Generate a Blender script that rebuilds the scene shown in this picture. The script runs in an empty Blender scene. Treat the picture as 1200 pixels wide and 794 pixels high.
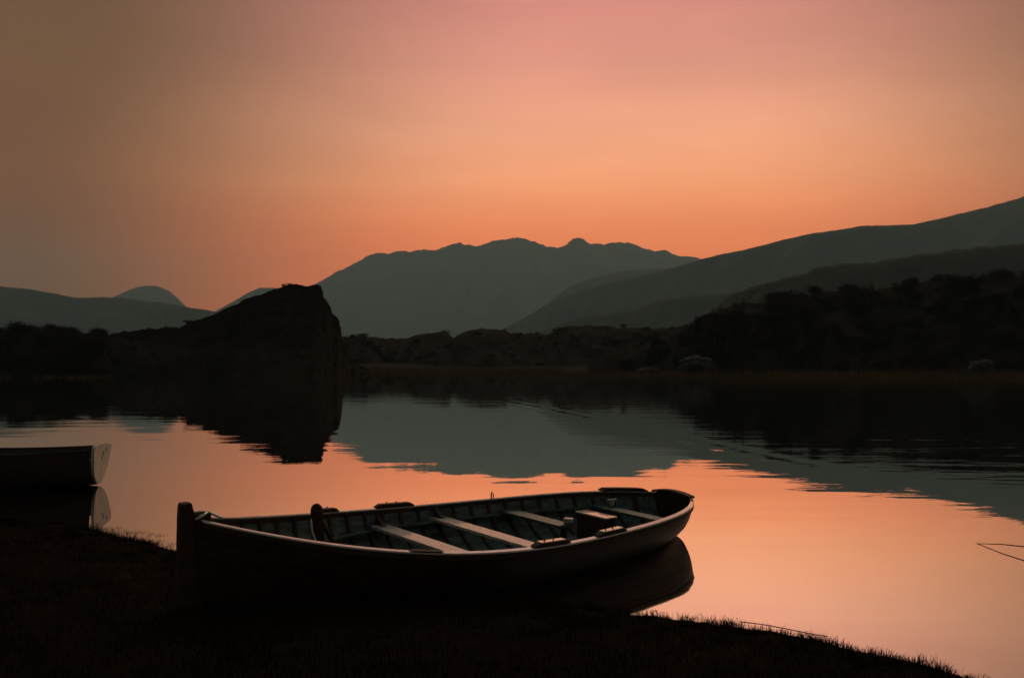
import bpy, bmesh, math, random
import numpy as np
from mathutils import Vector, noise, Matrix
R = math.radians
rnd = random.Random(7)
SC = bpy.context.scene
COL = SC.collection

# ------------------------------------------------------------------ camera
FPX = 1062.0          # focal length in pixels of a 1200 px wide frame
HOR = 421.0           # horizon row of that frame
EYE = 2.0             # eye above the lake
cd = bpy.data.cameras.new("camera")
cam = bpy.data.objects.new("camera", cd)
COL.objects.link(cam)
SC.camera = cam
cam.location = (0, 0, EYE)
cam.rotation_euler = (R(90), 0, 0)
cd.sensor_width = 36
cd.lens = FPX / 1200 * 36
cd.shift_y = (HOR - 397) / 1200
cd.clip_start = 0.05
cd.clip_end = 40000

# ------------------------------------------------------------------ sky
SUN_AZ, SUN_EL = R(10), R(3)
w = bpy.data.worlds.new("World")
SC.world = w
w.use_nodes = True
nt = w.node_tree
for n in list(nt.nodes):
    nt.nodes.remove(n)


class NB:
    """tiny helper to write node trees as expressions"""
    def __init__(s, nt):
        s.nt = nt

    def new(s, t, **k):
        n = s.nt.nodes.new(t)
        for a, b in k.items():
            setattr(n, a, b)
        return n

    def put(s, sock, v):
        if hasattr(v, 'is_output'):
            s.nt.links.new(v, sock)
        elif v is not None:
            sock.default_value = v

    def m(s, op, a, b=None, c=None, clamp=False):
        n = s.new('ShaderNodeMath', operation=op, use_clamp=clamp)
        s.put(n.inputs[0], a)
        if b is not None:
            s.put(n.inputs[1], b)
        if c is not None:
            s.put(n.inputs[2], c)
        return n.outputs[0]

    def ramp(s, f, stops, interp='LINEAR'):
        n = s.new('ShaderNodeValToRGB')
        cr = n.color_ramp
        cr.interpolation = interp
        while len(cr.elements) > 1:
            cr.elements.remove(cr.elements[-1])
        for i, (p, c) in enumerate(stops):
            e = cr.elements[0] if i == 0 else cr.elements.new(p)
            e.position = p
            c = (c, c, c) if not isinstance(c, tuple) else c
            e.color = (*c, 1)
        s.put(n.inputs[0], f)
        return n.outputs[0]

    def mix(s, f, a, b, typ='MIX'):
        n = s.new('ShaderNodeMix', data_type='RGBA', blend_type=typ)
        s.put(n.inputs[0], f)
        s.put(n.inputs[6], a if hasattr(a, 'is_output') else (*a, 1))
        s.put(n.inputs[7], b if hasattr(b, 'is_output') else (*b, 1))
        return n.outputs[2]

    def noise(s, vec, scale, detail=3, rough=.5):
        n = s.new('ShaderNodeTexNoise')
        if vec is not None:
            s.put(n.inputs['Vector'], vec)
        n.inputs['Scale'].default_value = scale
        n.inputs['Detail'].default_value = detail
        n.inputs['Roughness'].default_value = rough
        return n.outputs['Fac']

    def mapr(s, v, a, b, c=0., d=1., typ='SMOOTHSTEP'):
        n = s.new('ShaderNodeMapRange', interpolation_type=typ)
        s.put(n.inputs[0], v)
        for i, q in enumerate((a, b, c, d)):
            n.inputs[1 + i].default_value = q
        return n.outputs[0]


b = NB(nt)
tc = b.new('ShaderNodeTexCoord')
sp = b.new('ShaderNodeSeparateXYZ')
nt.links.new(tc.outputs['Generated'], sp.inputs[0])
el = b.m('DIVIDE', b.m('ARCSINE', sp.outputs[2]), R(90))          # -1..1
az = b.m('ARCTAN2', sp.outputs[0], sp.outputs[1])
daz = b.m('DIVIDE', b.m('ABSOLUTE', b.m('SUBTRACT', az, R(7))), R(180))
D9 = 1 / 90
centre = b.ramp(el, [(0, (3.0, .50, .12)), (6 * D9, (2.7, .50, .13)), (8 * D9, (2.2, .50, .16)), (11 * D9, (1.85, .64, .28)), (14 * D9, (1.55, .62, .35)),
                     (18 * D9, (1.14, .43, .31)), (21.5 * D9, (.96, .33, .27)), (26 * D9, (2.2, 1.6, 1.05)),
                     (30 * D9, (2.8, 2.2, 1.5)), (39 * D9, (1.6, 1.3, .9)), (50 * D9, (.20, .20, .19)), (1, (.05, .07, .075))])  # bright cream band above the view is added to light gunwales, thwarts and water
side = b.ramp(el, [(0, (.30, .055, .008)), (8 * D9, (.29, .065, .010)), (16 * D9, (.22, .078, .022)), (22 * D9, (.19, .080, .030)),
                   (40 * D9, (.14, .12, .10)), (62 * D9, (.06, .075, .075)), (1, (.05, .07, .075))])
back = b.ramp(el, [(0, (.11, .07, .055)), (20 * D9, (.08, .065, .06)), (1, (.05, .07, .075))])
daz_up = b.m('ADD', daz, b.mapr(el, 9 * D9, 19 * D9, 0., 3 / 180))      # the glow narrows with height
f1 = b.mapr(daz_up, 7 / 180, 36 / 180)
f2 = b.mapr(daz, 50 / 180, 120 / 180)
mpw = b.new('ShaderNodeMapping')
nt.links.new(tc.outputs['Generated'], mpw.inputs[0])
mpw.inputs['Scale'].default_value = (1.6, 1.6, 9)
thin = b.mapr(b.noise(mpw.outputs[0], 2.2, 4, .55), .3, .7, .955, 1.045)
thin3 = b.new('ShaderNodeCombineColor')
for i_ in range(3): b.put(thin3.inputs[i_], thin)
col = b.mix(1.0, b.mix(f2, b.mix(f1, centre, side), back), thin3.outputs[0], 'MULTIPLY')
sky = b.new('ShaderNodeTexSky', sky_type='NISHITA')
sky.sun_disc = False
sky.sun_elevation = SUN_EL
sky.sun_rotation = SUN_AZ
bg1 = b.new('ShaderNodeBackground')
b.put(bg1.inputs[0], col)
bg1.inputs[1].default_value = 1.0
bg2 = b.new('ShaderNodeBackground')
nt.links.new(sky.outputs[0], bg2.inputs[0])
bg2.inputs[1].default_value = 0.006
ad = b.new('ShaderNodeAddShader')
nt.links.new(bg1.outputs[0], ad.inputs[0])
nt.links.new(bg2.outputs[0], ad.inputs[1])
wo = b.new('ShaderNodeOutputWorld')
nt.links.new(ad.outputs[0], wo.inputs[0])
w.cycles.sampling_method = 'MANUAL'
w.cycles.sample_map_resolution = 512

sd = bpy.data.lights.new("sun", 'SUN')
sd.energy = 0.3
sd.angle = R(0.5)
sd.color = (1.0, .72, .45)
so = bpy.data.objects.new("sun", sd)
COL.objects.link(so)
dirv = Vector((math.sin(SUN_AZ) * math.cos(SUN_EL), math.cos(SUN_AZ) * math.cos(SUN_EL), math.sin(SUN_EL)))
so.rotation_euler = dirv.to_track_quat('Z', 'Y').to_euler()

SC.view_settings.view_transform = 'Standard'
SC.view_settings.look = 'None'
SC.view_settings.exposure = 0
SC.view_settings.gamma = 1
SC.render.engine = 'CYCLES'
cy = SC.cycles
cy.use_denoising = True
cy.max_bounces = 6
cy.diffuse_bounces = 2
cy.glossy_bounces = 4
cy.volume_bounces = 1
cy.transparent_max_bounces = 8
cy.caustics_reflective = False
cy.caustics_refractive = False
HAZE_DENSITY = 0.00015


# ------------------------------------------------------------------ helpers
def tag(o, label=None, cat=None, group=None, kind=None):
    if label: o['label'] = label
    if cat: o['category'] = cat
    if group: o['group'] = group
    if kind: o['kind'] = kind
    return o


def mesh_obj(name, verts, faces, mat, parent=None, smooth=False):
    me = bpy.data.meshes.new(name)
    me.from_pydata([tuple(v) for v in verts], [], faces)
    me.update()
    if smooth:
        me.polygons.foreach_set('use_smooth', [True] * len(me.polygons))
    if mat: me.materials.append(mat)
    o = bpy.data.objects.new(name, me)
    COL.objects.link(o)
    if parent: o.parent = parent
    return o


def empty(name, loc=(0, 0, 0), rot=(0, 0, 0)):
    o = bpy.data.objects.new(name, None)
    COL.objects.link(o)
    o.location = loc
    o.rotation_euler = rot
    o.empty_display_size = .2
    return o


def copy_tree(o, parent=None):
    c = o.copy()
    COL.objects.link(c)
    c.parent = parent
    for ch in list(o.children):
        copy_tree(ch, c)
    return c


class MB:
    """collects vertices and faces of one mesh"""
    def __init__(s):
        s.v, s.f = [], []

    def add(s, vs, fs):
        k = len(s.v)
        s.v += [tuple(q) for q in vs]
        s.f += [tuple(i + k for i in q) for q in fs]

    def sweep(s, rings, cap=True, closed=True):
        """skin a list of equal-sized rings"""
        n = len(rings[0]); k = len(s.v)
        for r_ in rings: s.v += [tuple(q) for q in r_]
        for i in range(len(rings) - 1):
            for j in range(n if closed else n - 1):
                a, c = k + i * n + j, k + i * n + (j + 1) % n
                s.f.append((a, c, c + n, a + n))
        if cap and closed:
            s.f.append(tuple(k + j for j in range(n))[::-1])
            s.f.append(tuple(k + (len(rings) - 1) * n + j for j in range(n)))

    def tube(s, pts, rad, n=6):
        pts = [Vector(p) for p in pts]
        rads = rad if isinstance(rad, (list, tuple)) else [rad] * len(pts)
        rings = []
        ref = None
        for i, p in enumerate(pts):
            t = (pts[min(i + 1, len(pts) - 1)] - pts[max(i - 1, 0)]).normalized()
            if ref is None:
                ref = Vector((0, 0, 1)) if abs(t.z) < .9 else Vector((1, 0, 0))
            u = t.cross(ref).normalized(); v = u.cross(t)
            rings.append([p + (u * math.cos(2 * math.pi * k / n) + v * math.sin(2 * math.pi * k / n)) * rads[i] for k in range(n)])
        s.sweep(rings)

    def build(s, name, mat, parent=None, smooth=False, bevel=0):
        o = mesh_obj(name, s.v, s.f, mat, parent, smooth)
        bm = bmesh.new(); bm.from_mesh(o.data)
        bmesh.ops.recalc_face_normals(bm, faces=bm.faces)
        bm.to_mesh(o.data); bm.free()
        if bevel:
            md = o.modifiers.new("bevel", 'BEVEL')
            md.width = bevel; md.segments = 2; md.limit_method = 'ANGLE'; md.angle_limit = R(40)
        return o


def fbm(x, y, z=0., o=4):
    return noise.fractal(Vector((x, y, z)), 1.0, 2.0, o)


# ------------------------------------------------------------------ materials
def mat(name, c1, c2=None, scale=3., rough=.8, spec=.5, bump=0., bscale=None, detail=5, stretch=None, coat=0., lo=.35, hi=.65):
    m_ = bpy.data.materials.new(name)
    m_.use_nodes = True
    t = m_.node_tree
    q = NB(t)
    bs = t.nodes['Principled BSDF']
    co = q.new('ShaderNodeTexCoord').outputs['Object']
    if stretch:
        mp = q.new('ShaderNodeMapping')
        t.links.new(co, mp.inputs[0])
        mp.inputs['Scale'].default_value = stretch
        co = mp.outputs[0]
    if c2:
        nz = q.noise(co, scale, detail, .6)
        f = q.mapr(nz, lo, hi)
        q.put(bs.inputs['Base Color'], q.mix(f, c1, c2))
    else:
        bs.inputs['Base Color'].default_value = (*c1, 1)
    bs.inputs['Roughness'].default_value = rough
    bs.inputs['Specular IOR Level'].default_value = spec
    bs.inputs['Coat Weight'].default_value = coat
    if bump:
        bp = q.new('ShaderNodeBump')
        bp.inputs['Strength'].default_value = 1
        bp.inputs['Distance'].default_value = bump
        q.put(bp.inputs['Height'], q.noise(co, bscale or scale * 3, 6, .6))
        t.links.new(bp.outputs[0], bs.inputs['Normal'])
    return m_


M = {
    'hull': mat('dark_hull_paint', (.022, .011, .007), (.045, .023, .014), 2.2, .5, .22, .0015, 30, stretch=(1, 6, 6)),
    'inner': mat('weathered_teal_paint', (.10, .17, .15), (.04, .055, .045), 3.5, .55, .35, .002, 30, stretch=(1, 4, 4)),
    'cream': mat('worn_cream_paint', (.80, .74, .62), (.60, .52, .40), 9, .12, 1.0, .0006, 60, lo=.45, hi=.8, coat=1.),
    'plank': mat('grey_plank_paint', (.66, .62, .56), (.36, .33, .29), 9, .3, .6, .0015, 40, stretch=(6, 1, 6), lo=.35, hi=.62, coat=.5),
    'seat': mat('teal_seat_paint', (.09, .15, .13), (.035, .055, .048), 7, .4, .3, .0012, 40),
    'darkwood': mat('dark_wet_timber', (.040, .024, .015), (.065, .040, .025), 6, .6, .15, .002, 40),
    'iron': mat('rusty_iron', (.05, .03, .02), (.10, .05, .03), 20, .5, .5, .0008, 80),
    'palehull': mat('pale_transom_paint', (.75, .70, .55), (.55, .50, .38), 4, .45, .4, .001, 40, lo=.4, hi=.9),
    'smudge': mat('black_smudge', (.04, .035, .025), (.12, .10, .08), 8, .6),
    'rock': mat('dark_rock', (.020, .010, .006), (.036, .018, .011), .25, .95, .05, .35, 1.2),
    'boulder': mat('grey_boulder', (.035, .03, .027), (.012, .010, .009), .8, .8, .3, .05, 4),
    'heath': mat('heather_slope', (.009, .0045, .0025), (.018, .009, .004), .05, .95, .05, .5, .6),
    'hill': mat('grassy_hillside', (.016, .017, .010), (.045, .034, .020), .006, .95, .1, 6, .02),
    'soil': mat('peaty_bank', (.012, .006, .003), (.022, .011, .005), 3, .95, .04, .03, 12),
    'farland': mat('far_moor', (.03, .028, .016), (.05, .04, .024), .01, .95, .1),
    'bark': mat('tree_bark', (.035, .026, .018), (.06, .045, .03), 5, .9, .1),
    'leaf': mat('dull_foliage', (.030, .018, .007), (.042, .020, .009), 1.2, .9, .04),
    'twig': mat('bare_twigs', (.022, .014, .009), (.03, .02, .013), 2, .9, .05),
    'reed': mat('dead_reed', (.11, .065, .025), (.17, .10, .04), .15, .8, .1),
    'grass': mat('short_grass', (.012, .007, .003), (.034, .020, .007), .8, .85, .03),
}


# water: a mirror-still lake with faint ripples, ruffled by a breeze in places
def water_mat():
    m_ = bpy.data.materials.new('lake_water')
    m_.use_nodes = True
    t = m_.node_tree
    q = NB(t)
    bs = t.nodes['Principled BSDF']
    geo = q.new('ShaderNodeNewGeometry')
    pos = geo.outputs['Position']
    s3 = q.new('ShaderNodeSeparateXYZ')
    t.links.new(pos, s3.inputs[0])
    x, y = s3.outputs[0], s3.outputs[1]

    def mp(sc, rot=0.):
        n = q.new('ShaderNodeMapping')
        t.links.new(pos, n.inputs[0])
        n.inputs['Scale'].default_value = sc
        n.inputs['Rotation'].default_value = (0, 0, rot)
        return n.outputs[0]
    swell = q.noise(mp((.22, .75, 1), .25), 1.0, 2, .5)
    fine = q.noise(mp((.8, 2.2, 1), -.12), 1.6, 2, .55)
    patch = q.mapr(q.noise(mp((.035, .06, 1), .3), 1.0, 2, .5), .42, .68)
    patch_r = q.mapr(x, 2.5, 14.)                       # the breeze reaches the right hand side of the bay
    patch_l = q.mapr(q.m('MULTIPLY', x, -1.), 4., 15.)
    off = q.mapr(y, 8.5, 19.)                           # sheltered in the lee of the near bank
    brz = q.m('MULTIPLY', off, q.m('ADD', q.m('MULTIPLY', patch, .25), q.m('ADD', q.m('MULTIPLY', patch_r, .6), q.m('MULTIPLY', patch_l, .05))))
    # old wake running from the far shore towards the bank
    ax, ay, bx_, by_ = -1.5, 50., 5.6, 17.5
    L = math.hypot(bx_ - ax, by_ - ay)
    nx, ny = (by_ - ay) / L, -(bx_ - ax) / L
    dn = q.m('ADD', q.m('MULTIPLY', q.m('SUBTRACT', x, ax), nx), q.m('MULTIPLY', q.m('SUBTRACT', y, ay), ny))
    dn = q.m('ADD', dn, q.m('MULTIPLY', q.m('SUBTRACT', q.noise(mp((.1, .1, 1)), 1, 2), .5), 1.2))
    env = q.m('EXPONENT', q.m('MULTIPLY', q.m('POWER', q.m('DIVIDE', dn, .75), 2.), -1.))
    along = q.m('MULTIPLY', q.mapr(y, 14., 20.), q.mapr(y, 40., 60., 1., 0.))
    wake = q.m('MULTIPLY', q.m('MULTIPLY', q.m('SINE', q.m('MULTIPLY', dn, 7.)), env), along)
    h = q.m('MULTIPLY', q.m('SUBTRACT', swell, .5), q.m('ADD', .0045, q.m('MULTIPLY', brz, .024)))
    h = q.m('ADD', h, q.m('MULTIPLY', q.m('SUBTRACT', fine, .5), q.m('ADD', .0005, q.m('MULTIPLY', brz, .0065))))
    h = q.m('ADD', h, q.m('MULTIPLY', wake, .0018))
    bp = q.new('ShaderNodeBump')
    bp.inputs['Strength'].default_value = 1
    bp.inputs['Distance'].default_value = 1
    q.put(bp.inputs['Height'], h)
    t.links.new(bp.outputs[0], bs.inputs['Normal'])
    bs.inputs['Base Color'].default_value = (.97, .97, .96, 1)
    bs.inputs['Metallic'].default_value = 1.0
    # capillary ripples too small to see one by one, in the shallows by the bank
    near = q.mapr(y, 8.0, 13., 1., 0.)
    ca = q.mapr(q.noise(mp((.25, .6, 1)), 1.0, 3), .3, .7, .75, 1.)
    q.put(bs.inputs['Roughness'], q.m('MULTIPLY', q.m('MULTIPLY', near, ca), WATER_R))
    return m_


WATER_R = .04
M['water'] = water_mat()


def water_pt(px, py, z=0.):
    D = FPX * (EYE - z) / (py - HOR)
    return Vector(((px - 600) / FPX * D, D, z))


def at(px, py, D):
    return Vector(((px - 600) / FPX * D, D, EYE + (HOR - py) / FPX * D))


# ------------------------------------------------------------------ ground sheet, lake, near bank
tag(mesh_obj('ground', [(-7900, -550, -3), (7900, -550, -3), (7900, 9750, -3), (-7900, 9750, -3)], [(0, 1, 2, 3)], M['farland']), kind='structure')
tag(mesh_obj('lake_water', [(-900, -60, 0), (900, -60, 0), (900, 420, 0), (-900, 420, 0)], [(0, 1, 2, 3)], M['water']), kind='structure')

shore = [(-60, 13.), (-30, 12.6), (-14, 11.8), (-9, 11.35), (-6.28, 11.15), (-5.4, 10.9), (-4.9, 10.65), (-4.5, 10.3), (-4.1, 9.95), (-3.56, 9.5), (-2.9, 9.0), (-2.2, 8.6),
         (-1.4, 8.2), (-.6, 7.85), (.2, 7.5), (.98, 7.16), (1.32, 7.0), (1.77, 6.72), (2.18, 6.42), (2.5, 6.08), (2.78, 5.78), (3.1, 5.35), (3.5, 4.7), (4.2, 3.6), (5.5, 2.0), (9, -1), (30, -18), (60, -40)]
SX = np.array([p[0] for p in shore]); SY = np.array([p[1] for p in shore])


def shore_y(x):
    return float(np.interp(x, SX, SY)) + .15 * fbm(x * 1.7, 3.1) + .085 * fbm(x * 6, 1.1)


def bank_z(x, y):
    d = (shore_y(x) - y) * .88           # metres inland
    if d < 0:
        return max(-.6, d * .18)
    z = .035 * min(d / .25, 1) + .052 * max(0, d - .1) ** .92
    z = min(z, .42 + .01 * d)
    z += (.022 * fbm(x * 1.7, y * 1.7) + .020 * fbm(x * 5, y * 5)) * min(1, d / .25)
    return z


def grid(name, xs, ys, zf, mt, kind='structure', smooth=True):
    vs, fs = [], []
    for yy in ys:
        for xx in xs: vs.append((xx, yy, zf(xx, yy)))
    n = len(xs)
    for j in range(len(ys) - 1):
        for i in range(n - 1):
            a = j * n + i
            fs.append((a, a + 1, a + n + 1, a + n))
    return tag(mesh_obj(name, vs, fs, mt, smooth=smooth), kind=kind)


xs = np.concatenate([np.linspace(-60, -9, 50), np.linspace(-8.8, 4.6, 190), np.linspace(4.8, 60, 40)])
ys = np.concatenate([np.linspace(-40, 2, 30), np.linspace(2.2, 12.5, 170), np.linspace(12.7, 16, 8)])
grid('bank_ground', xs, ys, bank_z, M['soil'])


# grass on the near bank
def grass():
    g = np.random.default_rng(3)
    V, F = [], []
    k = 0

    def blade(x, y, z, h, wd, a, lean, la):
        nonlocal k
        dx, dy = math.cos(a) * wd, math.sin(a) * wd
        lx, ly = math.cos(la) * lean * h, math.sin(la) * lean * h
        V.extend([(x - dx, y - dy, z - .01), (x + dx, y + dy, z - .01), (x + dx * .6 + lx * .4, y + dy * .6 + ly * .4, z + h * .6),
                  (x - dx * .6 + lx * .4, y - dy * .6 + ly * .4, z + h * .6), (x + lx, y + ly, z + h)])
        F.append((k, k + 1, k + 2, k + 3)); F.append((k + 3, k + 2, k + 4)); k += 5
    n = 0
    while n < 78000:
        y = g.uniform(3.2, 11.5)
        x = g.uniform(-.62 * y - .5, .62 * y + .4)
        d = shore_y(x) - y
        if d < -.05: continue
        dens = .5 + .5 * fbm(x * 1.4, y * 1.4, 5)
        if g.random() > .35 + .9 * dens and d > .2: continue
        if d < .25 and g.random() > .35 + .9 * (fbm(x * 5, y * 5, 2) + .4): continue
        # keep the blades out of the grounded boat's hull
        ux, uy = math.cos(HEAD), math.sin(HEAD)
        s_ = ((x - BX) * ux + (y - BY) * uy) / BL
        t_ = abs(-(x - BX) * uy + (y - BY) * ux)
        if 0 < s_ < 1 and t_ < .8 * hbeam(s_): continue
        h = g.uniform(.018, .055) * (.7 + .9 * max(0, fbm(x * 2.1, y * 2.1, 9) + .35))
        if g.random() < .03: h *= 1.8
        if d < .35 and fbm(x * 4.2, y * 4.2, 7) > .15: h *= 1.5
        blade(x, y, bank_z(x, y), h, g.uniform(.0016, .003), g.uniform(0, 3.2), g.uniform(.1, .9), g.uniform(0, 6.28))
        n += 1
    # tussocks along the margin, and a few standing off it in the shallows
    off_ = [(-4.75, 10.72, .16), (-4.45, 10.5, .2), (-4.3, 10.42, .2), (-4.05, 10.3, .14), (-3.95, 9.98, .16), (-3.7, 9.78, .14), (-5.2, 10.95, .2), (-5.7, 11.15, .2), (1.12, 7.18, .07), (1.62, 6.93, .06), (2.0, 6.66, .06), (2.95, 5.72, .07)]
    for n_ in range(290):
        cx = g.uniform(-6.8, 3.3); cy = shore_y(cx) - abs(g.normal()) * .45 + .03
        if n_ < len(off_): cx, cy = off_[n_][:2]
        ux, uy = math.cos(HEAD), math.sin(HEAD)
        s_ = ((cx - BX) * ux + (cy - BY) * uy) / BL
        t_ = abs(-(cx - BX) * uy + (cy - BY) * ux)
        if -.08 < s_ < 1 and t_ < .25 + hbeam(s_): continue
        rr = g.uniform(.03, .13); hh = g.uniform(.03, .08)
        if n_ < len(off_): rr = off_[n_][2]; hh = .035
        for _ in range(int(500 * rr) + 20):
            a_ = g.uniform(0, 6.28); q_ = rr * g.random() ** .5
            x, y = cx + q_ * math.cos(a_), cy + q_ * math.sin(a_) * .8
            blade(x, y, max(-.01, bank_z(x, y)), hh * (1.1 - .6 * q_ / rr) * g.uniform(.6, 1.1), g.uniform(.0015, .003), g.uniform(0, 3.2), .25 + .9 * q_ / rr, a_)
    # straggling stems standing in the shallows just off the bank
    for cx, cy, r_, m_, hh in ((-4.6, 10.55, .28, 260, .07), (-4.15, 10.35, .3, 160, .05), (-3.75, 9.9, .2, 120, .05), (1.2, 7.2, .25, 60, .06), (1.55, 7.05, .14, 40, .07), (1.9, 6.78, .2, 40, .05),
                               (2.85, 5.95, .1, 60, .05), (3.0, 5.85, .12, 70, .055), (3.18, 5.8, .1, 60, .07), (-6.0, 11.2, .5, 160, .05), (-5.2, 11.0, .3, 160, .05)):
        for _ in range(m_ * 2):
            x = cx + g.normal() * r_; y = cy + g.normal() * r_ * .5
            blade(x, y, min(0, bank_z(x, y)), g.uniform(.3, 1) * hh, .002, g.uniform(0, 3.2), g.uniform(.2, 1.2), g.uniform(0, 6.28))
    me = bpy.data.meshes.new('grass')
    me.from_pydata(V, [], F)
    me.materials.append(M['grass'])
    o = bpy.data.objects.new('grass', me)
    COL.objects.link(o)
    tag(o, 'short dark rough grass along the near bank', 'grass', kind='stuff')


# ------------------------------------------------------------------ the grounded rowing boat
BX, BY, HEAD, BL, ROLL = -2.473, 6.926, .680, 5.538, .032


def poly(xs_, ys_):
    c = np.polyfit(xs_, ys_, len(xs_) - 1)
    return lambda s: float(np.polyval(c, s))


_hb = poly([0, .12, .35, .6, .82, 1.], [.02, .513, 1.037, 1.043, .834, .275])
_zs = poly([0, .3, .6, .85, 1.], [.791, .492, .423, .435, .435])


def hbeam(s): return _hb(min(max(s, 0), 1))
def sheer(s): return _zs(min(max(s, 0), 1))
def keel(s): return float(np.interp(s, [0, .03, .1, .3, .6, .85, 1.], [.12, .04, -.02, -.10, -.13, -.08, .02]))


class Hull:
    def __init__(h, L, hb, zs, zk, strakes=7, full=(1.05, .72, .95)):
        h.L, h.hb, h.zs, h.zk, h.n, h.full = L, hb, zs, zk, strakes, full

    def sec(h, s, t, off=0.):
        """point of the section at station s, girth t (0 keel, 1 sheer); off = outwards"""
        e1 = float(np.interp(s, [0, .45, 1], h.full))
        th = t * math.pi / 2
        y = h.hb(s) * math.sin(th) ** e1
        z = h.zs(s) - (h.zs(s) - h.zk(s)) * math.cos(th) ** 1.15
        yd, zd = math.sin(th) * .9 + .1, -math.cos(th)
        return (s * h.L, max(0.004, y + off * yd), z + off * zd)

    def girths(h, inner):
        out = []
        for k in range(h.n):
            a, c = k / h.n, (k + 1) / h.n
            if inner: out += [(a, 0), ((a + c) / 2, 0)]
            else: out += [(a + .002, .013), ((a + c) / 2, .009), (c - .002, .003)]
        out.append((1., 0 if inner else .003))
        return out

    def shell(h, mt_out, parent, ns=60, s0=0., s1=1.):
        mb = MB()
        ss = np.linspace(s0, s1, ns)
        rings = []
        for s in ss:
            o_ = [h.sec(s, t, off) for t, off in h.girths(False)]
            i_ = [h.sec(s, t, -.016) for t, off in h.girths(True)]
            ring = [(x, -y, z) for x, y, z in reversed(o_)] + o_ + list(reversed(i_)) + [(x, -y, z) for x, y, z in i_]
            rings.append(ring)
        mb.sweep(rings)
        return mb.build('hull', mt_out, parent)

    def rib(h, s, wd, th, parent, mt, t0=0.02, t1=.97):
        mb = MB()
        rings = []
        T = list(np.linspace(-t1, t1, 33))
        for t in T:
            sg = -1 if t < 0 else 1
            ring = []
            for ds, off in ((-wd, -.012), (wd, -.012), (wd, -.012 - th), (-wd, -.012 - th)):
                x, y, z = h.sec(s + ds / h.L, max(abs(t), .004), off)
                ring.append((x, sg * y if abs(t) > .03 else 0, z))
            rings.append(ring)
        mb.sweep(rings)
        return mb.build('rib', mt, parent)

    def rail(h, side, s0, s1, w_in, w_out, z0, z1, name, mt, parent, bevel=.006, n=40, tpr=0., slope=0.):
        mb = MB(); rings = []
        for s in np.linspace(s0, s1, n):
            x, y, z = h.sec(s, 1.)
            k = 1.
            if tpr:
                e = min((s - s0) / (s1 - s0), (s1 - s) / (s1 - s0)) * 2
                k = min(1, .35 + e / tpr)
            yi, yo = max(0.0, y - w_in), y + w_out
            ring = [(x, side * yi, z + z0), (x, side * yo, z + z0 - slope), (x, side * yo, z + z0 + (z1 - z0) * k - slope), (x, side * yi, z + z0 + (z1 - z0) * k)]
            rings.append(ring)
        mb.sweep(rings)
        return mb.build(name, mt, parent, bevel=bevel)

    def inner_y(h, s, z):
        for t in np.linspace(0.02, 1, 200):
            p = h.sec(s, t, -.03)
            if p[2] >= z: return p[1]
        return h.hb(s) - .03

    def plank(h, s0, s1, z, th, name, mt, parent, bevel=.005, inset=0., edge=False):
        """board running across the boat between the inner faces"""
        mb = MB(); rings = []
        for s in np.linspace(s0, s1, 6):
            y = h.inner_y(s, z - th) - inset
            rings.append([(s * h.L, -y, z - th), (s * h.L, y, z - th), (s * h.L, y, z), (s * h.L, -y, z)])
        mb.sweep(rings)
        return mb.build(name, mt, parent, bevel=bevel)


def box_mb(mb, c, d, rot=None):
    vs = []
    for sx, sy, sz in ((-1, -1, -1), (1, -1, -1), (1, 1, -1), (-1, 1, -1), (-1, -1, 1), (1, -1, 1), (1, 1, 1), (-1, 1, 1)):
        v = Vector((sx * d[0] / 2, sy * d[1] / 2, sz * d[2] / 2))
        if rot: v = rot @ v
        vs.append(v + Vector(c))
    mb.add(vs, [(0, 3, 2, 1), (4, 5, 6, 7), (0, 1, 5, 4), (1, 2, 6, 5), (2, 3, 7, 6), (3, 0, 4, 7)])


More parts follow.
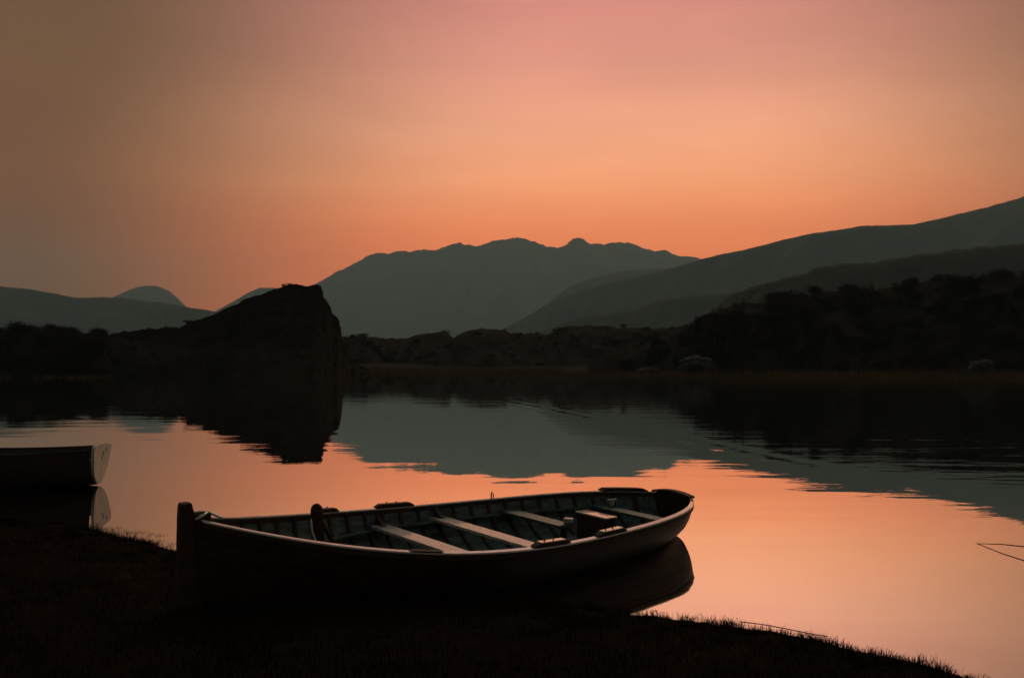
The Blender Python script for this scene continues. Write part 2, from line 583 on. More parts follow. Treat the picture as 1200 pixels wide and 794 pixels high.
def rowboat():
    root = empty('rowing_boat', (BX, BY, 0), (ROLL, 0, HEAD))
    tag(root, 'long dark wooden rowing boat with pale gunwale, its bow grounded on the near bank', 'rowing boat')
    H = Hull(BL, hbeam, sheer, keel)
    hull = H.shell(M['hull'], root)
    # inside is painted a different colour
    hull.data.materials.append(M['inner'])
    n_out = 2 * len(H.girths(False)); n_in = 2 * len(H.girths(True)); n = n_out + n_in
    for i, p in enumerate(hull.data.polygons):
        j = i % n
        if i < (60 - 1) * n and n_out - 1 < j < n - 1: p.material_index = 1
    # stem post: tall timber at the bow with the curved forefoot below
    mb = MB(); rings = []
    for z, x0, x1, wd in ((.02, .02, .14, .035), (.06, -.05, .12, .04), (.14, -.085, .09, .042), (.3, -.10, .05, .044), (.55, -.088, .03, .045), (.80, -.085, .03, .047), (.845, -.083, .022, .047), (.875, -.082, .012, .047), (.915, -.075, .004, .046)):
        rings.append([(x0, -wd, z), (x1, -wd, z), (x1, wd, z), (x0, wd, z)])
    mb.sweep(rings); mb.build('stem_post', M['darkwood'], root, bevel=.012)
    mb = MB(); box_mb(mb, (.085, 0, .80), (.13, .10, .05)); box_mb(mb, (.06, 0, .828), (.10, .05, .012)); mb.build('breasthook', M['darkwood'], root, bevel=.008)
    mb = MB()
    mb.tube([(.02, -.07, .79), (.06, -.075, .812), (.10, -.05, .82), (.14, 0, .822), (.10, .05, .82), (.05, .07, .81)], .011, 8)
    mb.tube([(.14, 0, .822), (.19, .01, .80), (.22, -.02, .782), (.25, -.05, .77)], .010, 8)
    mb.build('bow_rope', M['cream'], root, smooth=True)
    # keel
    mb = MB(); rings = []
    for s in np.linspace(.02, .99, 40):
        z = keel(s); rings.append([(s * BL, -.02, z - .055), (s * BL, .02, z - .055), (s * BL, .02, z + .01), (s * BL, -.02, z + .01)])
    mb.sweep(rings); mb.build('keel', M['darkwood'], root)
    # transom
    mb = MB(); ring1 = []
    o_ = [H.sec(1., t, .004) for t in np.linspace(0, 1, 18)]
    prof = [(-y, z) for x, y, z in reversed(o_)] + [(y, z) for x, y, z in o_]
    top = sheer(1.) + .01
    # gently crowned top edge
    crown = [(o_[-1][1] * c, top + .035 * (1 - c * c)) for c in np.linspace(.9, -.9, 9)]
    ring = prof + crown
    mb.sweep([[(BL - .005, y, z) for y, z in ring], [(BL + .032, y * .99, z) for y, z in ring]])
    mb.build('transom', M['hull'], root)
    # ribs
    for s in np.linspace(.07, .965, 24):
        H.rib(float(s), .017, .020, root, M['darkwood'])
    # stringers carrying the seats
    zt = .316
    for sd_ in (-1, 1):
        mb = MB(); rings = []
        for s in np.linspace(.16, .93, 40):
            y = H.inner_y(s, zt - .06) - .012
            rings.append([(s * BL, sd_ * (y - .05), zt - .058), (s * BL, sd_ * (y + .012), zt - .058), (s * BL, sd_ * (y + .012), zt - .032), (s * BL, sd_ * (y - .05), zt - .032)])
        mb.sweep(rings); mb.build('seat_stringer', M['seat'], root, bevel=.004)
    # bottom boards
    for k in range(-3, 4):
        mb = MB(); rings = []
        for s in np.linspace(.18 + .02 * abs(k), .92 - .02 * abs(k), 24):
            y0 = k * .125
            z = max(keel(s) + .05, 0) + .012
            # lift the board where the bilge closes in on it
            for t in np.linspace(0, 1, 60):
                pp = H.sec(s, t, -.03)
                if pp[1] >= abs(y0) + .05:
                    z = max(z, pp[2] + .02); break
            sh = .97
            rings.append([(s * BL, y0 - .055, z), (s * BL, y0 + .055, z), (s * BL, y0 + .055, z + .014), (s * BL, y0 - .055, z + .014)])
        mb.sweep(rings); mb.build('bottom_board', M['inner'], root, bevel=.003)
    # thwarts
    for s0, s1 in ((.388, .421), (.517, .549)):
        th = H.plank(s0, s1, zt, .032, 'thwart', M['plank'], root)
        # knees at both ends
        for sd_ in (-1, 1):
            y = H.inner_y((s0 + s1) / 2, zt)
            mb = MB()
            pts = [(0, 0), (-.16, .0), (-.10, .03), (-.04, .07), (0, .11)]
            xs0 = (s0 + s1) / 2 * BL
            mb.sweep([[(xs0 - .02, sd_ * (y + p[0]), zt + p[1]) for p in pts], [(xs0 + .02, sd_ * (y + p[0]), zt + p[1]) for p in pts]])
            mb.build('knee', M['darkwood'], th)
    mb = MB(); rings = []
    for s in np.linspace(.672, .706, 4):
        y = H.inner_y(s, zt - .03)
        rings.append([(s * BL, -.08, zt - .032), (s * BL, y, zt - .032), (s * BL, y, zt), (s * BL, -.08, zt)])
    mb.sweep(rings); mb.build('side_thwart', M['seat'], root, bevel=.005)
    H.plank(.155, .23, zt + .03, .03, 'bow_seat', M['seat'], root)
    # stern sheets
    H.plank(.872, .902, zt - .01, .028, 'stern_seat', M['seat'], root)
    mb = MB(); box_mb(mb, (.90 * BL, .42, zt + .03), (.05, .04, .05)); box_mb(mb, (.90 * BL, .42, zt + .065), (.13, .03, .022)); mb.build('cleat', M['plank'], root, bevel=.006)
    # a length of rope flaked down in the bottom
    mb = MB(); pts = []
    for k in range(150):
        a_ = k * .33; rr_ = .17 - .0006 * k + .02 * math.sin(k * .7)
        pts.append((.47 * BL + rr_ * math.cos(a_) * 1.3, .30 + rr_ * math.sin(a_), .07 + .0005 * k + .006 * math.sin(k * 1.1)))
    mb.tube(pts, .009, 6); mb.build('rope_coil', M['plank'], root, smooth=True)
    # locker box standing between thwart and stern seat
    bx_ = empty('locker', (0, 0, 0)); bx_.parent = root
    mb = MB(); box_mb(mb, (.805 * BL, .14, .165), (.15, .44, .28)); mb.build('locker_body', M['darkwood'], bx_, bevel=.004)
    mb = MB(); box_mb(mb, (.805 * BL, .14, .316), (.17, .48, .018)); mb.build('lid', M['cream'], bx_, bevel=.006)
    # gunwale rails
    for sd_ in (-1, 1):
        H.rail(sd_, .012, 1.0, .028, .030, -.002, .014, 'gunwale', M['cream'], root, bevel=.005, slope=.007)
        H.rail(sd_, .012, 1.0, .022, .028, -.052, -.012, 'rubbing_strake', M['darkwood'], root, bevel=.004)
    # rowlock blocks on the rails
    for sd_, s0, s1, hh in ((1, .272, .325, .034), (1, .408, .49, .040), (-1, .455, .53, .034), (-1, .598, .672, .034), (-1, .255, .30, .010)):
        blk = H.rail(sd_, s0, s1, .036, .040, .0125, .0125 + hh, 'rowlock_block', M['darkwood'], root, n=10, tpr=.35)
        if sd_ < 0 and hh > .02: H.rail(sd_, s0 + .012, s1 - .012, .034, .036, .0135 + hh, .0205 + hh, 'top_plate', M['cream'], blk, n=8, bevel=.002)
        for k in (.3, .55):
            s = s0 + (s1 - s0) * k
            x, y, z = H.sec(s, 1.)
            mb = MB(); mb.tube([(x, sd_ * y, z), (x, sd_ * y, z + hh + .030)], .007, 8)
            if hh > .02: mb.build('thole_pin', M['iron'], blk, smooth=True)
    # single pin on the far rail
    x, y, z = H.sec(.665, 1.)
    mb = MB(); mb.tube([(x, y, z), (x, y, z + .055), (x + .012, y, z + .085)], .008, 8); mb.tube([(x + .03, y, z), (x + .03, y, z + .06)], .006, 8)
    mb.build('rowlock_pin', M['iron'], root)
    # quarter knees and raised stern piece
    H.rail(1, .905, .985, .06, .036, .0125, .050, 'quarter_piece', M['darkwood'], root, n=12, tpr=.3)
    mb = MB(); rings = []
    for k in np.linspace(-1, 1, 9):
        y = k * (hbeam(1.) + .01); z = sheer(1.) + .012 + .035 * (1 - k * k)
        rings.append([(BL - .045, y, z), (BL + .05, y, z), (BL + .05, y, z + .024), (BL - .045, y, z + .024)])
    mb.sweep(rings); mb.build('transom_rail', M['darkwood'], root, bevel=.006)
    # curved samson post in the bow with an iron strap and brace
    post = None
    mb = MB(); rings = []
    px_, py_ = .222 * BL, .32
    for z, r_, dx in ((.08, .038, .03), (.25, .040, .03), (.45, .044, .022), (.55, .047, .012), (.62, .052, 0), (.66, .055, -.004), (.70, .048, -.006), (.725, .028, -.006), (.732, .008, -.006)):
        rings.append([(px_ + dx + r_ * math.cos(a), py_ + r_ * math.sin(a), z) for a in np.linspace(0, 2 * math.pi, 12, endpoint=False)])
    mb.sweep(rings); post = mb.build('mooring_post', M['darkwood'], root, smooth=True)
    mb = MB(); mb.tube([(px_ - .045, py_ + .02, .60), (px_ - .05, py_ - .01, .50), (px_ - .03, py_ - .05, .40), (px_ + .03, py_ - .12, .33), (px_ + .10, py_ - .2, .30)], .009, 8)
    mb.build('strap', M['cream'], post, smooth=True)
    mb = MB(); mb.tube([(px_ + .03, py_ + .0, .60), (px_ + .12, py_ - .02, .42), (px_ + .20, py_ - .03, .30)], .02, 8)
    mb.build('brace', M['darkwood'], post, smooth=True)
    # prop and block that carry the inner end of the side thwart
    mb = MB(); box_mb(mb, (.702 * BL, -.04, zt + .030), (.07, .10, .05), Matrix.Rotation(.5, 3, 'Z')); mb.build('seat_block', M['plank'], root, bevel=.01)
    mb = MB(); box_mb(mb, (.690 * BL, -.045, .14), (.05, .05, .27)); mb.build('seat_prop', M['darkwood'], root, bevel=.006)
    return root


rowboat()
grass()


# ------------------------------------------------------------------ second boat at the left edge
def second_boat():
    L = 4.6
    A = Vector((-6.50, 13.9, 0)); t = R(11)
    sx, sy = math.cos(t), math.sin(t)              # towards the stern
    wtr = 1.05
    C = A + Vector((-sy, sx, 0)) * wtr / 2         # centre of the transom
    bow = C - Vector((sx, sy, 0)) * L
    root = empty('moored_boat', bow, (-.055, 0, t))
    tag(root, 'dark hulled boat with a pale rounded stern, moored at the left edge of the photo', 'boat')
    hb = poly([0, .15, .4, .7, 1.], [.02, .42, .76, .78, .53])
    zs = poly([0, .5, 1.], [.80, .60, .615])
    zk = lambda s: float(np.interp(s, [0, .05, .3, .7, 1.], [.25, 0, -.12, -.12, .03]))
    H = Hull(L, hb, zs, zk, 6, (1.05, .65, 1.0))
    H.shell(M['hull'], root, 40)
    mb = MB()
    prof = [H.sec(1., u, .004) for u in np.linspace(0, 1, 22)]
    ring = [(-y, z) for x, y, z in reversed(prof)] + [(y, z) for x, y, z in prof]
    top = [(prof[-1][1] * c, zs(1.) + .02 + .03 * (1 - c * c)) for c in np.linspace(.92, -.92, 11)]
    ring += top
    rake = lambda z: (z - .08) * .10
    mb.sweep([[(L - .01 + rake(z), y, z) for y, z in ring], [(L + .035 + rake(z), y, z) for y, z in ring]])
    tr = mb.build('transom', M['palehull'], root, bevel=.006)
    tr['label'] = 'pale rounded transom board'
    for y, z, r_ in ((.02, .50, .03), (-.03, .44, .022), (.22, .56, .03)):
        mb = MB()
        mb.sweep([[(L + .0365 + rake(z) + dx, y + r_ * math.cos(a) * (.8 + .3 * math.sin(3 * a)), z + 1.3 * r_ * math.sin(a)) for a in np.linspace(0, 2 * math.pi, 10, endpoint=False)] for dx in (0, .003)])
        mb.build('fitting', M['smudge'], tr)
    for sd_ in (-1, 1):
        H.rail(sd_, .012, 1.0, .02, .028, -.010, .012, 'gunwale', M['darkwood'], root)
        H.rail(sd_, .012, .995, -.002, .022, -.045, -.013, 'rubbing_strake', M['seat'], root, bevel=.004)
    for s in (.25, .5, .72):
        H.plank(s, s + .05, .42, .03, 'thwart', M['seat'], root)
    H.plank(.88, .98, .40, .03, 'stern_seat', M['seat'], root)
    H.rail(-1, .50, .58, .03, .03, .0125, .05, 'rowlock_block', M['darkwood'], root, n=8, tpr=.3)
    H.rail(1, .50, .58, .03, .03, .0125, .05, 'rowlock_block', M['darkwood'], root, n=8, tpr=.3)
    mb = MB()
    mb.sweep([[(x0, -.04, z), (x1, -.04, z), (x1, .04, z), (x0, .04, z)] for z, x0, x1 in ((.2, -.03, .08), (.5, -.06, .05), (.86, -.08, .03))])
    mb.build('stem_post', M['darkwood'], root, bevel=.01)


second_boat()

# ------------------------------------------------------------------ sticks in the water
p0 = water_pt(1145, 636.5)
mb = MB()
p1 = at(1205, 641, p0.y - .55); p2 = p1 + (p1 - p0) * 1.3
mb.tube([p0 - (p1 - p0) * .15, p0, p0.lerp(p1, .5) + Vector((0, 0, .012)), p1 + Vector((0, 0, .004)), p2], [.003, .004, .0055, .007, .010], 6)
tag(mb.build('stick', M['darkwood'], smooth=True), 'thin dark stick slanting up out of the still water at the right edge', 'stick')
for k, (a_, b_, lab) in enumerate((((868, 728), (968, 744), 'long thin stem floating just off the grassy bank'),)):
    a_, b_ = water_pt(*a_), water_pt(*b_)
    pts = [a_.lerp(b_, t_) + Vector((0, .05 * math.sin(t_ * 5 + 2 * k) * .5, .001)) for t_ in np.linspace(0, 1, 14)]
    mb = MB(); mb.tube(pts, .003, 5)
    tag(mb.build('floating_stem', M['reed'], smooth=True), lab, 'stem')


# ------------------------------------------------------------------ hills
def ridge(name, pts, front, backw, nu=240, nv=26, mt=None, rough=.0, spur=.12, foot=-2.5, seed=0., crest_noise=.004, power=1.25, kind='structure', cliff=None):
    """pts: crest points (px, py, distance); a solid hill of true size behind it"""
    P = [at(*p) for p in pts]
    cum = [0]
    for i in range(1, len(P)): cum.append(cum[-1] + (P[i].xy - P[i - 1].xy).length)
    tot = cum[-1]
    X, Y, Z = ([q[i] for q in P] for i in range(3))
    vs, fs = [], []
    rows = list(np.linspace(0, 1, nv)) + list(np.linspace(1, 0, nv // 2))[1:]
    nr = len(rows)
    us = np.linspace(0, tot, nu)
    for u in us:
        x, y, z = (float(np.interp(u, cum, q)) for q in (X, Y, Z))
        size = max(z - foot, .5)
        z += size * crest_noise * 6 * fbm(u / tot * 60, seed) + rough * fbm(u * .5, seed + 3)
        dx, dy = x / math.hypot(x, y), y / math.hypot(x, y)
        for j, v in enumerate(rows):
            isb = j >= nv
            wd = (backw if isb else front) * size
            k = (1 - v) * wd
            xx = x + dx * (k if isb else -k); yy = y + dy * (k if isb else -k)
            hh = foot + (z - foot) * v ** power
            env = 4 * v * (1 - v)
            hh += size * spur * env * fbm(xx / size * 1.6 + seed, yy / size * 1.2) + rough * env * fbm(xx * .35, yy * .35, seed) * 1.2
            sh = size * .12 * env * fbm(xx / size * 2 + 9, yy / size * 2, seed)
            vs.append((xx + sh * dy, yy - sh * dx, hh))
    for i in range(nu - 1):
        for j in range(nr - 1):
            a = i * nr + j
            fs.append((a, a + nr, a + nr + 1, a + 1))
    o = mesh_obj(name, vs, fs, mt or M['hill'], smooth=True)
    return tag(o, kind=kind)


def lay(seq, D):
    return [(p[0], p[1], D) for p in seq]


main_mtn = [(180, 400), (255, 372), (330, 352), (369, 333), (374, 330), (400, 315), (430, 300), (438, 297), (444, 296), (451, 298), (458, 298), (466, 296), (475, 294), (490, 294), (503, 294), (520, 290), (533, 286), (540, 284), (547, 286), (556, 287),
            (568, 286), (580, 284), (590, 281), (601, 279), (610, 279), (617, 280), (628, 284), (640, 289), (648, 290), (654, 291), (664, 286), (671, 281), (677, 280), (685, 282), (696, 285), (703, 286), (710, 286), (719, 284), (727, 283), (736, 284), (745, 287), (755, 290), (766, 292),
            (780, 294), (797, 300), (820, 303), (870, 312), (950, 330), (1050, 350), (1200, 380)]
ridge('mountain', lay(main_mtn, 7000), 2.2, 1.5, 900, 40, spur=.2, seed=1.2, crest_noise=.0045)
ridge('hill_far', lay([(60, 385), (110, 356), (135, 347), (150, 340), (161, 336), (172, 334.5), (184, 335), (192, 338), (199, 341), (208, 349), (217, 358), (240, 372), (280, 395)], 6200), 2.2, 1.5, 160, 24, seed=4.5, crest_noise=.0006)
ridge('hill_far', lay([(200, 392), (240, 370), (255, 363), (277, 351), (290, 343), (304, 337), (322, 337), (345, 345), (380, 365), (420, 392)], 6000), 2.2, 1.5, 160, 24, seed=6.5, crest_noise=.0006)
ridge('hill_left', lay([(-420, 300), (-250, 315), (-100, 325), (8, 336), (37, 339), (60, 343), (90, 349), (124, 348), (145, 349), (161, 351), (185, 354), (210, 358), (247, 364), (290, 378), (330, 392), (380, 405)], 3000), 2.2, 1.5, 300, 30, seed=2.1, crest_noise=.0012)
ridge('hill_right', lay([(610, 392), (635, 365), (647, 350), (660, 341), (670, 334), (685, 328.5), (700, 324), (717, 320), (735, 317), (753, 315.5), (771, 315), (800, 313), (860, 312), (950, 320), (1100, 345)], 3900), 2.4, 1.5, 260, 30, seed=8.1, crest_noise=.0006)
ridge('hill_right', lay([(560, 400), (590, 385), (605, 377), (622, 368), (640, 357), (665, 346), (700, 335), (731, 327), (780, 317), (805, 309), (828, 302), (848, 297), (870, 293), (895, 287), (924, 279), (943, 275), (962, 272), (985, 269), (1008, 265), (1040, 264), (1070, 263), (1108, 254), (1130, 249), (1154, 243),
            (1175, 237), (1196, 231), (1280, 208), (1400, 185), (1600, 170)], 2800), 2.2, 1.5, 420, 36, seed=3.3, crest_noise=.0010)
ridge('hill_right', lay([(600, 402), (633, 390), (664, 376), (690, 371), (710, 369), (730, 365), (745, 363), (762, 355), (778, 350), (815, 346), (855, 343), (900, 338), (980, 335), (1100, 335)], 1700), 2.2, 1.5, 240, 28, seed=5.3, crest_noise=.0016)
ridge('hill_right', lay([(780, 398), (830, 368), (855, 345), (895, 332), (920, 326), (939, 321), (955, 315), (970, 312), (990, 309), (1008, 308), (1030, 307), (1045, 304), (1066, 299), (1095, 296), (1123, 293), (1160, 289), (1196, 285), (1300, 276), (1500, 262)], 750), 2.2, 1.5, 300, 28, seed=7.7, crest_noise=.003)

# wooded and heathery ground round the far end of the bay
CL = [(127, 392), (139, 389), (157, 387), (185, 385), (210, 383), (232, 375), (255, 366), (270, 359), (285, 352), (300, 346), (311, 343), (322, 338), (330, 337), (338, 334), (345, 333), (356, 335), (366, 334), (372, 333), (376, 334), (379, 345), (385, 356), (390, 367), (394, 371), (398, 377), (400, 388), (401, 402), (408, 418), (430, 432), (440, 441)]


def bluff():
    D0 = 125.
    pts = [at(x, y, D0) for x, y in [(-20, 396), (60, 394)] + CL]
    cum = [0]
    for i in range(1, len(pts)): cum.append(cum[-1] + (pts[i] - pts[i - 1]).length)
    vs, fs = [], []
    nu, nv = 260, 40
    for u in np.linspace(0, cum[-1], nu):
        x, z = float(np.interp(u, cum, [p.x for p in pts])), float(np.interp(u, cum, [p.z for p in pts]))
        z += .22 * fbm(u * .9, 2.2); x += .15 * fbm(u * 1.3, 7.7)
        hz = max(z + .8, .3)
        for j in range(nv + 14):
            if j <= nv:
                v = j / nv; k = (1 - v) ** 1.5 * (1.0 * hz + 3); s_ = -1
            else:
                v = 1 - (j - nv) / 13; k = (1 - v) * (1.2 * hz + 5); s_ = 1
            yy = D0 + s_ * k
            env = 4 * v * (1 - v)
            zz = -.8 + (z + .8) * v
            yy -= env * (1.0 * fbm(x * .3, zz * .35, 1) + .5 * abs(fbm(x * .9, zz * .9, 4)))
            zz += env * .35 * fbm(x * .8, yy * .8, 2)
            vs.append((x * yy / D0, yy, zz))
    nr = nv + 14
    for i in range(nu - 1):
        for j in range(nr - 1):
            a = i * nr + j
            fs.append((a, a + nr, a + nr + 1, a + 1))
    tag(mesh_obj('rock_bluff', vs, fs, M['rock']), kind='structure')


bluff()


def noisy(seq, D, dense=6, amp=1.2, seed=0.):
    out = []
    xs_ = [p[0] for p in seq]; ys_ = [p[1] for p in seq]
    for x in np.arange(xs_[0], xs_[-1], dense):
        out.append((float(x), float(np.interp(x, xs_, ys_)) + amp * fbm(x * .11, seed), D))
    return out


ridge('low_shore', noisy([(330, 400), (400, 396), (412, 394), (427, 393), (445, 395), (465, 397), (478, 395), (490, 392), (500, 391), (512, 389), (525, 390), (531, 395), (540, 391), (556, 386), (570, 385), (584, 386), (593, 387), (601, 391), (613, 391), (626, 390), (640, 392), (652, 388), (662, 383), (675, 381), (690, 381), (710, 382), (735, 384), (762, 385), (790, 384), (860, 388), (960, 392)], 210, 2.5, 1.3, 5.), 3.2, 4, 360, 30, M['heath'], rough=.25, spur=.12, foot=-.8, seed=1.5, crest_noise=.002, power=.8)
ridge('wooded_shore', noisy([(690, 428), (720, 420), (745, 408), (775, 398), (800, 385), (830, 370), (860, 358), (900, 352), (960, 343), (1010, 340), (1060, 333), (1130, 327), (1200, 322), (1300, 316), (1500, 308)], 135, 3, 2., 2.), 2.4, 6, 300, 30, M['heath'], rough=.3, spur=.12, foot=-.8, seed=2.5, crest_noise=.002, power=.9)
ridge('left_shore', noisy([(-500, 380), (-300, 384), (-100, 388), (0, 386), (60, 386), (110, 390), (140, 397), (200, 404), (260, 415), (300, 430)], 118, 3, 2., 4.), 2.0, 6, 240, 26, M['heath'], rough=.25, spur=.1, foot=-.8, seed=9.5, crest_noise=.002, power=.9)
# flat margins joining hills to the water
grid('far_shore_ground', np.linspace(-500, 500, 160), np.linspace(112, 420, 60), lambda x, y: min(1.2, -.5 + (y - (118 + 5 * fbm(x * .02, 1.) + 34 * math.exp(-((x + 4) / 22) ** 4))) * .035), M['heath'])


# ------------------------------------------------------------------ trees
def make_tree(seed, h, leafy, spread=.5):
    r_ = random.Random(seed)
    tr, cr = MB(), MB()
    lv = MB()

    def leafcl(p, n, rad, sz):
        for _ in range(n):
            q = p + Vector((r_.gauss(0, rad), r_.gauss(0, rad), r_.gauss(0, rad * .7)))
            a = Vector((r_.uniform(-1, 1), r_.uniform(-1, 1), r_.uniform(-1, 1))).normalized()
            c = a.orthogonal().normalized() * sz * r_.uniform(.5, 1.2)
            d = a * sz * r_.uniform(.5, 1.2)
            lv.add([q - c, q + d, q + c, q - d * .6], [(0, 1, 2, 3)])

    def grow(p, d, ln, rad, lvl):
        pts = [p]; n = 4 if lvl < 2 else 3
        for i in range(n):
            d = (d + Vector((r_.gauss(0, .16), r_.gauss(0, .16), r_.gauss(.05, .1)))).normalized()
            p = p + d * ln / n
            pts.append(p)
        tgt = tr if lvl <= 1 else cr
        tgt.tube(pts, list(np.linspace(rad, rad * .55, len(pts))), 5 if lvl < 2 else 3)
        if lvl >= 2 and leafy: leafcl(pts[-1], leafy, h * .07, h * .013)
        if lvl == 4: return
        for k in range((3, 4, 4, 3)[lvl] + (r_.random() < .4)):
            q = pts[r_.randint(1 if lvl else 2, len(pts) - 1)]
            ax = d.orthogonal().normalized()
            ax.rotate(Matrix.Rotation(r_.uniform(0, 6.28), 3, d))
            nd = (d * r_.uniform(.5, 1) + ax * r_.uniform(.6, 1.1) * (spread * 2)).normalized()
            nd.z = max(nd.z, -.05)
            grow(q, nd, ln * r_.uniform(.55, .78), rad * .5, lvl + 1)
    grow(Vector((0, 0, -.15)), Vector((r_.uniform(-.15, .15), r_.uniform(-.15, .15), 1)).normalized(), h * .20, h * .030, 0)
    cr.add(lv.v, lv.f)
    root = empty('tree')
    t1 = mesh_obj('trunk', tr.v, tr.f, M['bark'], root)
    t2 = mesh_obj('crown', cr.v, cr.f, M['leaf'] if leafy else M['twig'], root)
    return root


def make_bush(seed, leafn=1500):
    r_ = random.Random(seed)
    mb, lv = MB(), MB()
    lobes = [(Vector((r_.uniform(-.55, .55), r_.uniform(-.5, .5), r_.uniform(.25, .75))), r_.uniform(.22, .42)) for _ in range(9)]
    for c, rad in lobes:
        mb.tube([Vector((0, 0, -.1)), c * .5 + Vector((r_.uniform(-.1, .1), 0, 0)), c], [.03, .02, .008], 4)
        for _ in range(leafn // 9):
            dd = Vector((r_.gauss(0, 1), r_.gauss(0, 1), r_.gauss(0, 1))).normalized()
            q = c + dd * rad * r_.uniform(.55, 1.05)
            if q.z < 0: q.z = abs(q.z) * .3
            a = Vector((r_.uniform(-1, 1), r_.uniform(-1, 1), r_.uniform(-1, 1))).normalized()
            e = a.orthogonal().normalized() * .035
            d = a * .045
            lv.add([q - e, q + d, q + e, q - d * .6], [(0, 1, 2, 3)])
    root = empty('bush')
    mesh_obj('stem', mb.v, mb.f, M['bark'], root)
    mesh_obj('foliage', lv.v, lv.f, M['leaf'], root)
    return root


protos = {'bare': [make_tree(3, 1., 0, .5), make_tree(8, 1., 0, .42), make_tree(15, 1., 0, .55)],
          'leafy': [make_tree(21, 1., 14, .36), make_tree(34, 1., 15, .30), make_tree(44, 1., 14, .4)],
          'bush': [make_bush(1), make_bush(2), make_bush(5)]}
used = set()
hills_objs = [o for o in COL.objects if o.name.split('.')[0] in ('low_shore', 'wooded_shore', 'left_shore', 'rock_bluff', 'far_shore_ground')]
bpy.context.view_layer.update()
from mathutils.bvhtree import BVHTree
bvhs = []
for o in hills_objs:
    bvhs.append(BVHTree.FromPolygons([v.co.copy() for v in o.data.vertices], [tuple(p.vertices) for p in o.data.polygons]))


def ground_z(x, y):
    z = None
    for bv in bvhs:
        hit = bv.ray_cast(Vector((x, y, 200)), Vector((0, 0, -1)))
        if hit[0] is not None and (z is None or hit[0].z > z): z = hit[0].z
    return z


def place(kind, x, y, h, wd, label, cat, group):
    z = ground_z(x, y)
    if z is None or z < .1: return None
    i = rnd.randrange(len(protos[kind]))
    pr_ = protos[kind][i]
    if (kind, i) not in used:
        o = pr_; used.add((kind, i))
    else:
        o = copy_tree(pr_)
    o.location = (x, y, z - .02)
    o.rotation_euler = (0, 0, rnd.uniform(0, 6.28))
    o.scale = (h * wd, h * wd, h)
    tag(o, label, cat, group)
    return o


# the wood on the right bank
n = 0
while n < 125:
    px = rnd.uniform(792, 1330) if n < 60 else rnd.uniform(800, 1220)
    D = rnd.uniform(104, 138) if n % 2 else rnd.uniform(128, 137)
    x = (px - 600) / FPX * D
    z = ground_z(x, D)
    if z is None or z < .6: continue
    k = 'leafy' if rnd.random() < .55 else 'bare'
    h = rnd.uniform(2.8, 4.4) * (.62 + .38 * min(1, max(0, (px - 792) / 80)))
    if k == 'bare':
        place(k, x, D, h * 1.2, rnd.uniform(1., 1.4), 'bare twiggy tree standing in the dark wood on the right hand shore', 'tree', 'bare trees in the wood on the right shore')
    else:
        place(k, x, D, h * 1.15, rnd.uniform(1.1, 1.6), 'dark bushy tree standing in the wood on the right hand shore', 'tree', 'bushy trees in the wood on the right shore')
    n += 1
# single trees against the hill
for px, D, h, k, lab in ((868, 133, 6.4, 'bare', 'bare branching tree on the skyline at the left end of the wood'),
                         (840, 132, 5.0, 'bare', 'small bare tree on the skyline below the leftmost tall bare tree of the wood'),
                         (925, 135, 6.2, 'bare', 'bare spreading tree on the skyline near the middle of the wood')):
    place(k, (px - 600) / FPX * D, D, h, 1.05, lab, 'tree', None)
# shrubs along the right shore, below the wood
n = 0
while n < 75:
    px = rnd.uniform(700, 1290); D = rnd.uniform(96, 133)
    x = (px - 600) / FPX * D
    z = ground_z(x, D)
    if z is None or z < .15: continue
    place('bush', x, D, rnd.uniform(.9, 2.2), rnd.uniform(.9, 1.4), 'low dark shrub among the rocks and trees of the right hand shore', 'bush', 'shrubs along the right shore')
    n += 1
# shrubs on the low middle shore
n = 0
while n < 60:
    px = rnd.uniform(395, 800); D = rnd.uniform(185, 213)
    x = (px - 600) / FPX * D
    z = ground_z(x, D)
    if z is None or z < .4: continue
    place('bush', x, D, rnd.uniform(.5, 1.15), rnd.uniform(1.2, 2.2), 'low rounded shrub on the low heathery shore below the mountain', 'bush', 'shrubs on the low middle shore')
    n += 1
# trees and shrubs at the far left
n = 0
while n < 62:
    px = rnd.uniform(-60, 128); D = rnd.uniform(106, 121)
    x = (px - 600) / FPX * D
    z = ground_z(x, D)
    if z is None or z < .4: continue
    place('leafy', x, D, rnd.uniform(3.0, 4.2) * (1 if px < 105 else .75), rnd.uniform(1.2, 1.7), 'dark round headed tree in the thicket left of the rock bluff', 'tree', 'trees in the thicket at the left')
    n += 1
n = 0
while n < 40:
    px = rnd.uniform(120, 378); D = rnd.uniform(119, 126)
    x = (px - 600) / FPX * D
    z = ground_z(x, D)
    if z is None or z < 1.5: continue
    place('bush', x, D, rnd.uniform(.3, .75), rnd.uniform(1.2, 2.), 'small scrubby bush growing on the rock bluff', 'bush', 'bushes on the rock bluff')
    n += 1


# ------------------------------------------------------------------ boulders
def boulder(px, py, D, r_, sq, lab, seed):
    bm = bmesh.new()
    bmesh.ops.create_icosphere(bm, subdivisions=4, radius=1)
    for v in bm.verts:
        p = v.co.copy()
        k = 1 + .28 * fbm(p.x * 1.1 + seed, p.y * 1.1, p.z * 1.1) + .08 * fbm(p.x * 4, p.y * 4, p.z * 4 + seed)
        v.co = Vector((p.x * k * r_, p.y * k * r_ * .8, p.z * k * r_ * sq))
    me = bpy.data.meshes.new('boulder'); bm.to_mesh(me); bm.free()
    me.materials.append(M['boulder'])
    o = bpy.data.objects.new('boulder', me); COL.objects.link(o)
    q = at(px, py, D); q.z = max(.1, q.z)
    g_ = ground_z(q.x, q.y)
    if g_ is not None: q.z = max(g_, 0) + r_ * sq * .25
    o.location = q
    tag(o, lab, 'boulder')


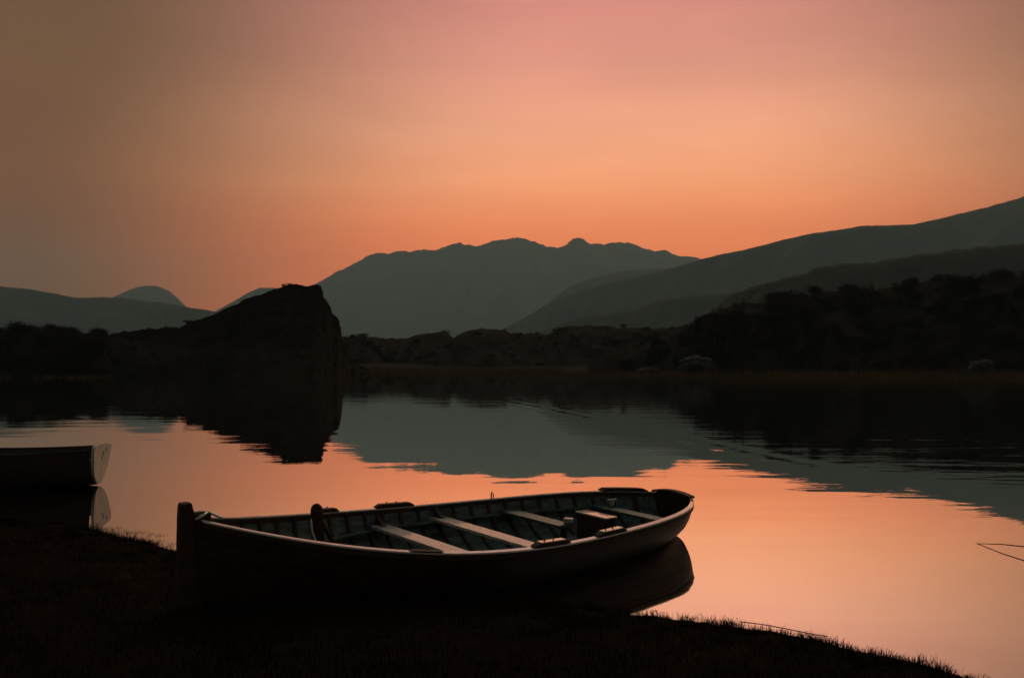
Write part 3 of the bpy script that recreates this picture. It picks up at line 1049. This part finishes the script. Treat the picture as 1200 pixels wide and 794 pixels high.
boulder(815, 427, 105, 2.0, .5, 'grey boulder at the water edge below the left end of the wood', 1)
boulder(760, 412, 122, 1.6, .5, 'long grey rock low on the slope where the wood begins', 4)
boulder(1150, 430, 99, 1.5, .5, 'flat grey boulder at the shore beneath the right end of the wood', 5)


# ------------------------------------------------------------------ reeds
def reeds():
    g = np.random.default_rng(5)
    V, F = [], []
    k = 0
    beds = [((840, 448), (1250, 446), 92, 105, .9, 9000), ((640, 440), (840, 440), 108, 122, .7, 3500), ((425, 443), (660, 438), 126, 160, .8, 8000), ((-100, 450), (130, 448), 96, 104, .4, 800)]
    for a_, b_, d0, d1, hh, nn in beds:
        for _ in range(nn):
            px = g.uniform(a_[0], b_[0]); D = g.uniform(d0, d1)
            x = (px - 600) / FPX * D
            if fbm(x * .12, D * .12, 3) < -.25: continue
            h = hh * g.uniform(.6, 1.2) * (1 + .4 * fbm(x * .2, D * .3))
            z = max(0, (ground_z(x, D) or 0))
            a = g.uniform(0, 3.14); wd = .02
            lx, ly = g.normal() * .12 * h, g.normal() * .12 * h
            dx, dy = math.cos(a) * wd, math.sin(a) * wd
            V.extend([(x - dx, D - dy, z - .05), (x + dx, D + dy, z - .05), (x + lx, D + ly, z + h)])
            F.append((k, k + 1, k + 2)); k += 3
    me = bpy.data.meshes.new('reeds'); me.from_pydata(V, [], F); me.materials.append(M['reed'])
    o = bpy.data.objects.new('reeds', me); COL.objects.link(o)
    tag(o, 'brown reed beds along the far water edge', 'reeds', kind='stuff')


reeds()
for k_, lst in protos.items():
    for i, o in enumerate(lst):
        if (k_, i) not in used:
            for c in list(o.children): bpy.data.objects.remove(c)
            bpy.data.objects.remove(o)

# ------------------------------------------------------------------ haze
hm = bpy.data.materials.new('haze_air'); hm.use_nodes = True
t = hm.node_tree
for n_ in list(t.nodes): t.nodes.remove(n_)
vo = t.nodes.new('ShaderNodeVolumePrincipled')
vo.inputs['Color'].default_value = (.58, .93, 1.0, 1)
vo.inputs['Density'].default_value = HAZE_DENSITY
vo.inputs['Anisotropy'].default_value = 0.25
out = t.nodes.new('ShaderNodeOutputMaterial')
t.links.new(vo.outputs[0], out.inputs['Volume'])
hm.cycles.homogeneous_volume = True
mb = MB(); box_mb(mb, (0, 4600, 538), (15900, 10400, 1092))
hz = mb.build('haze', hm)
tag(hz, 'thin evening haze over the lake and mountains', 'haze', kind='stuff')
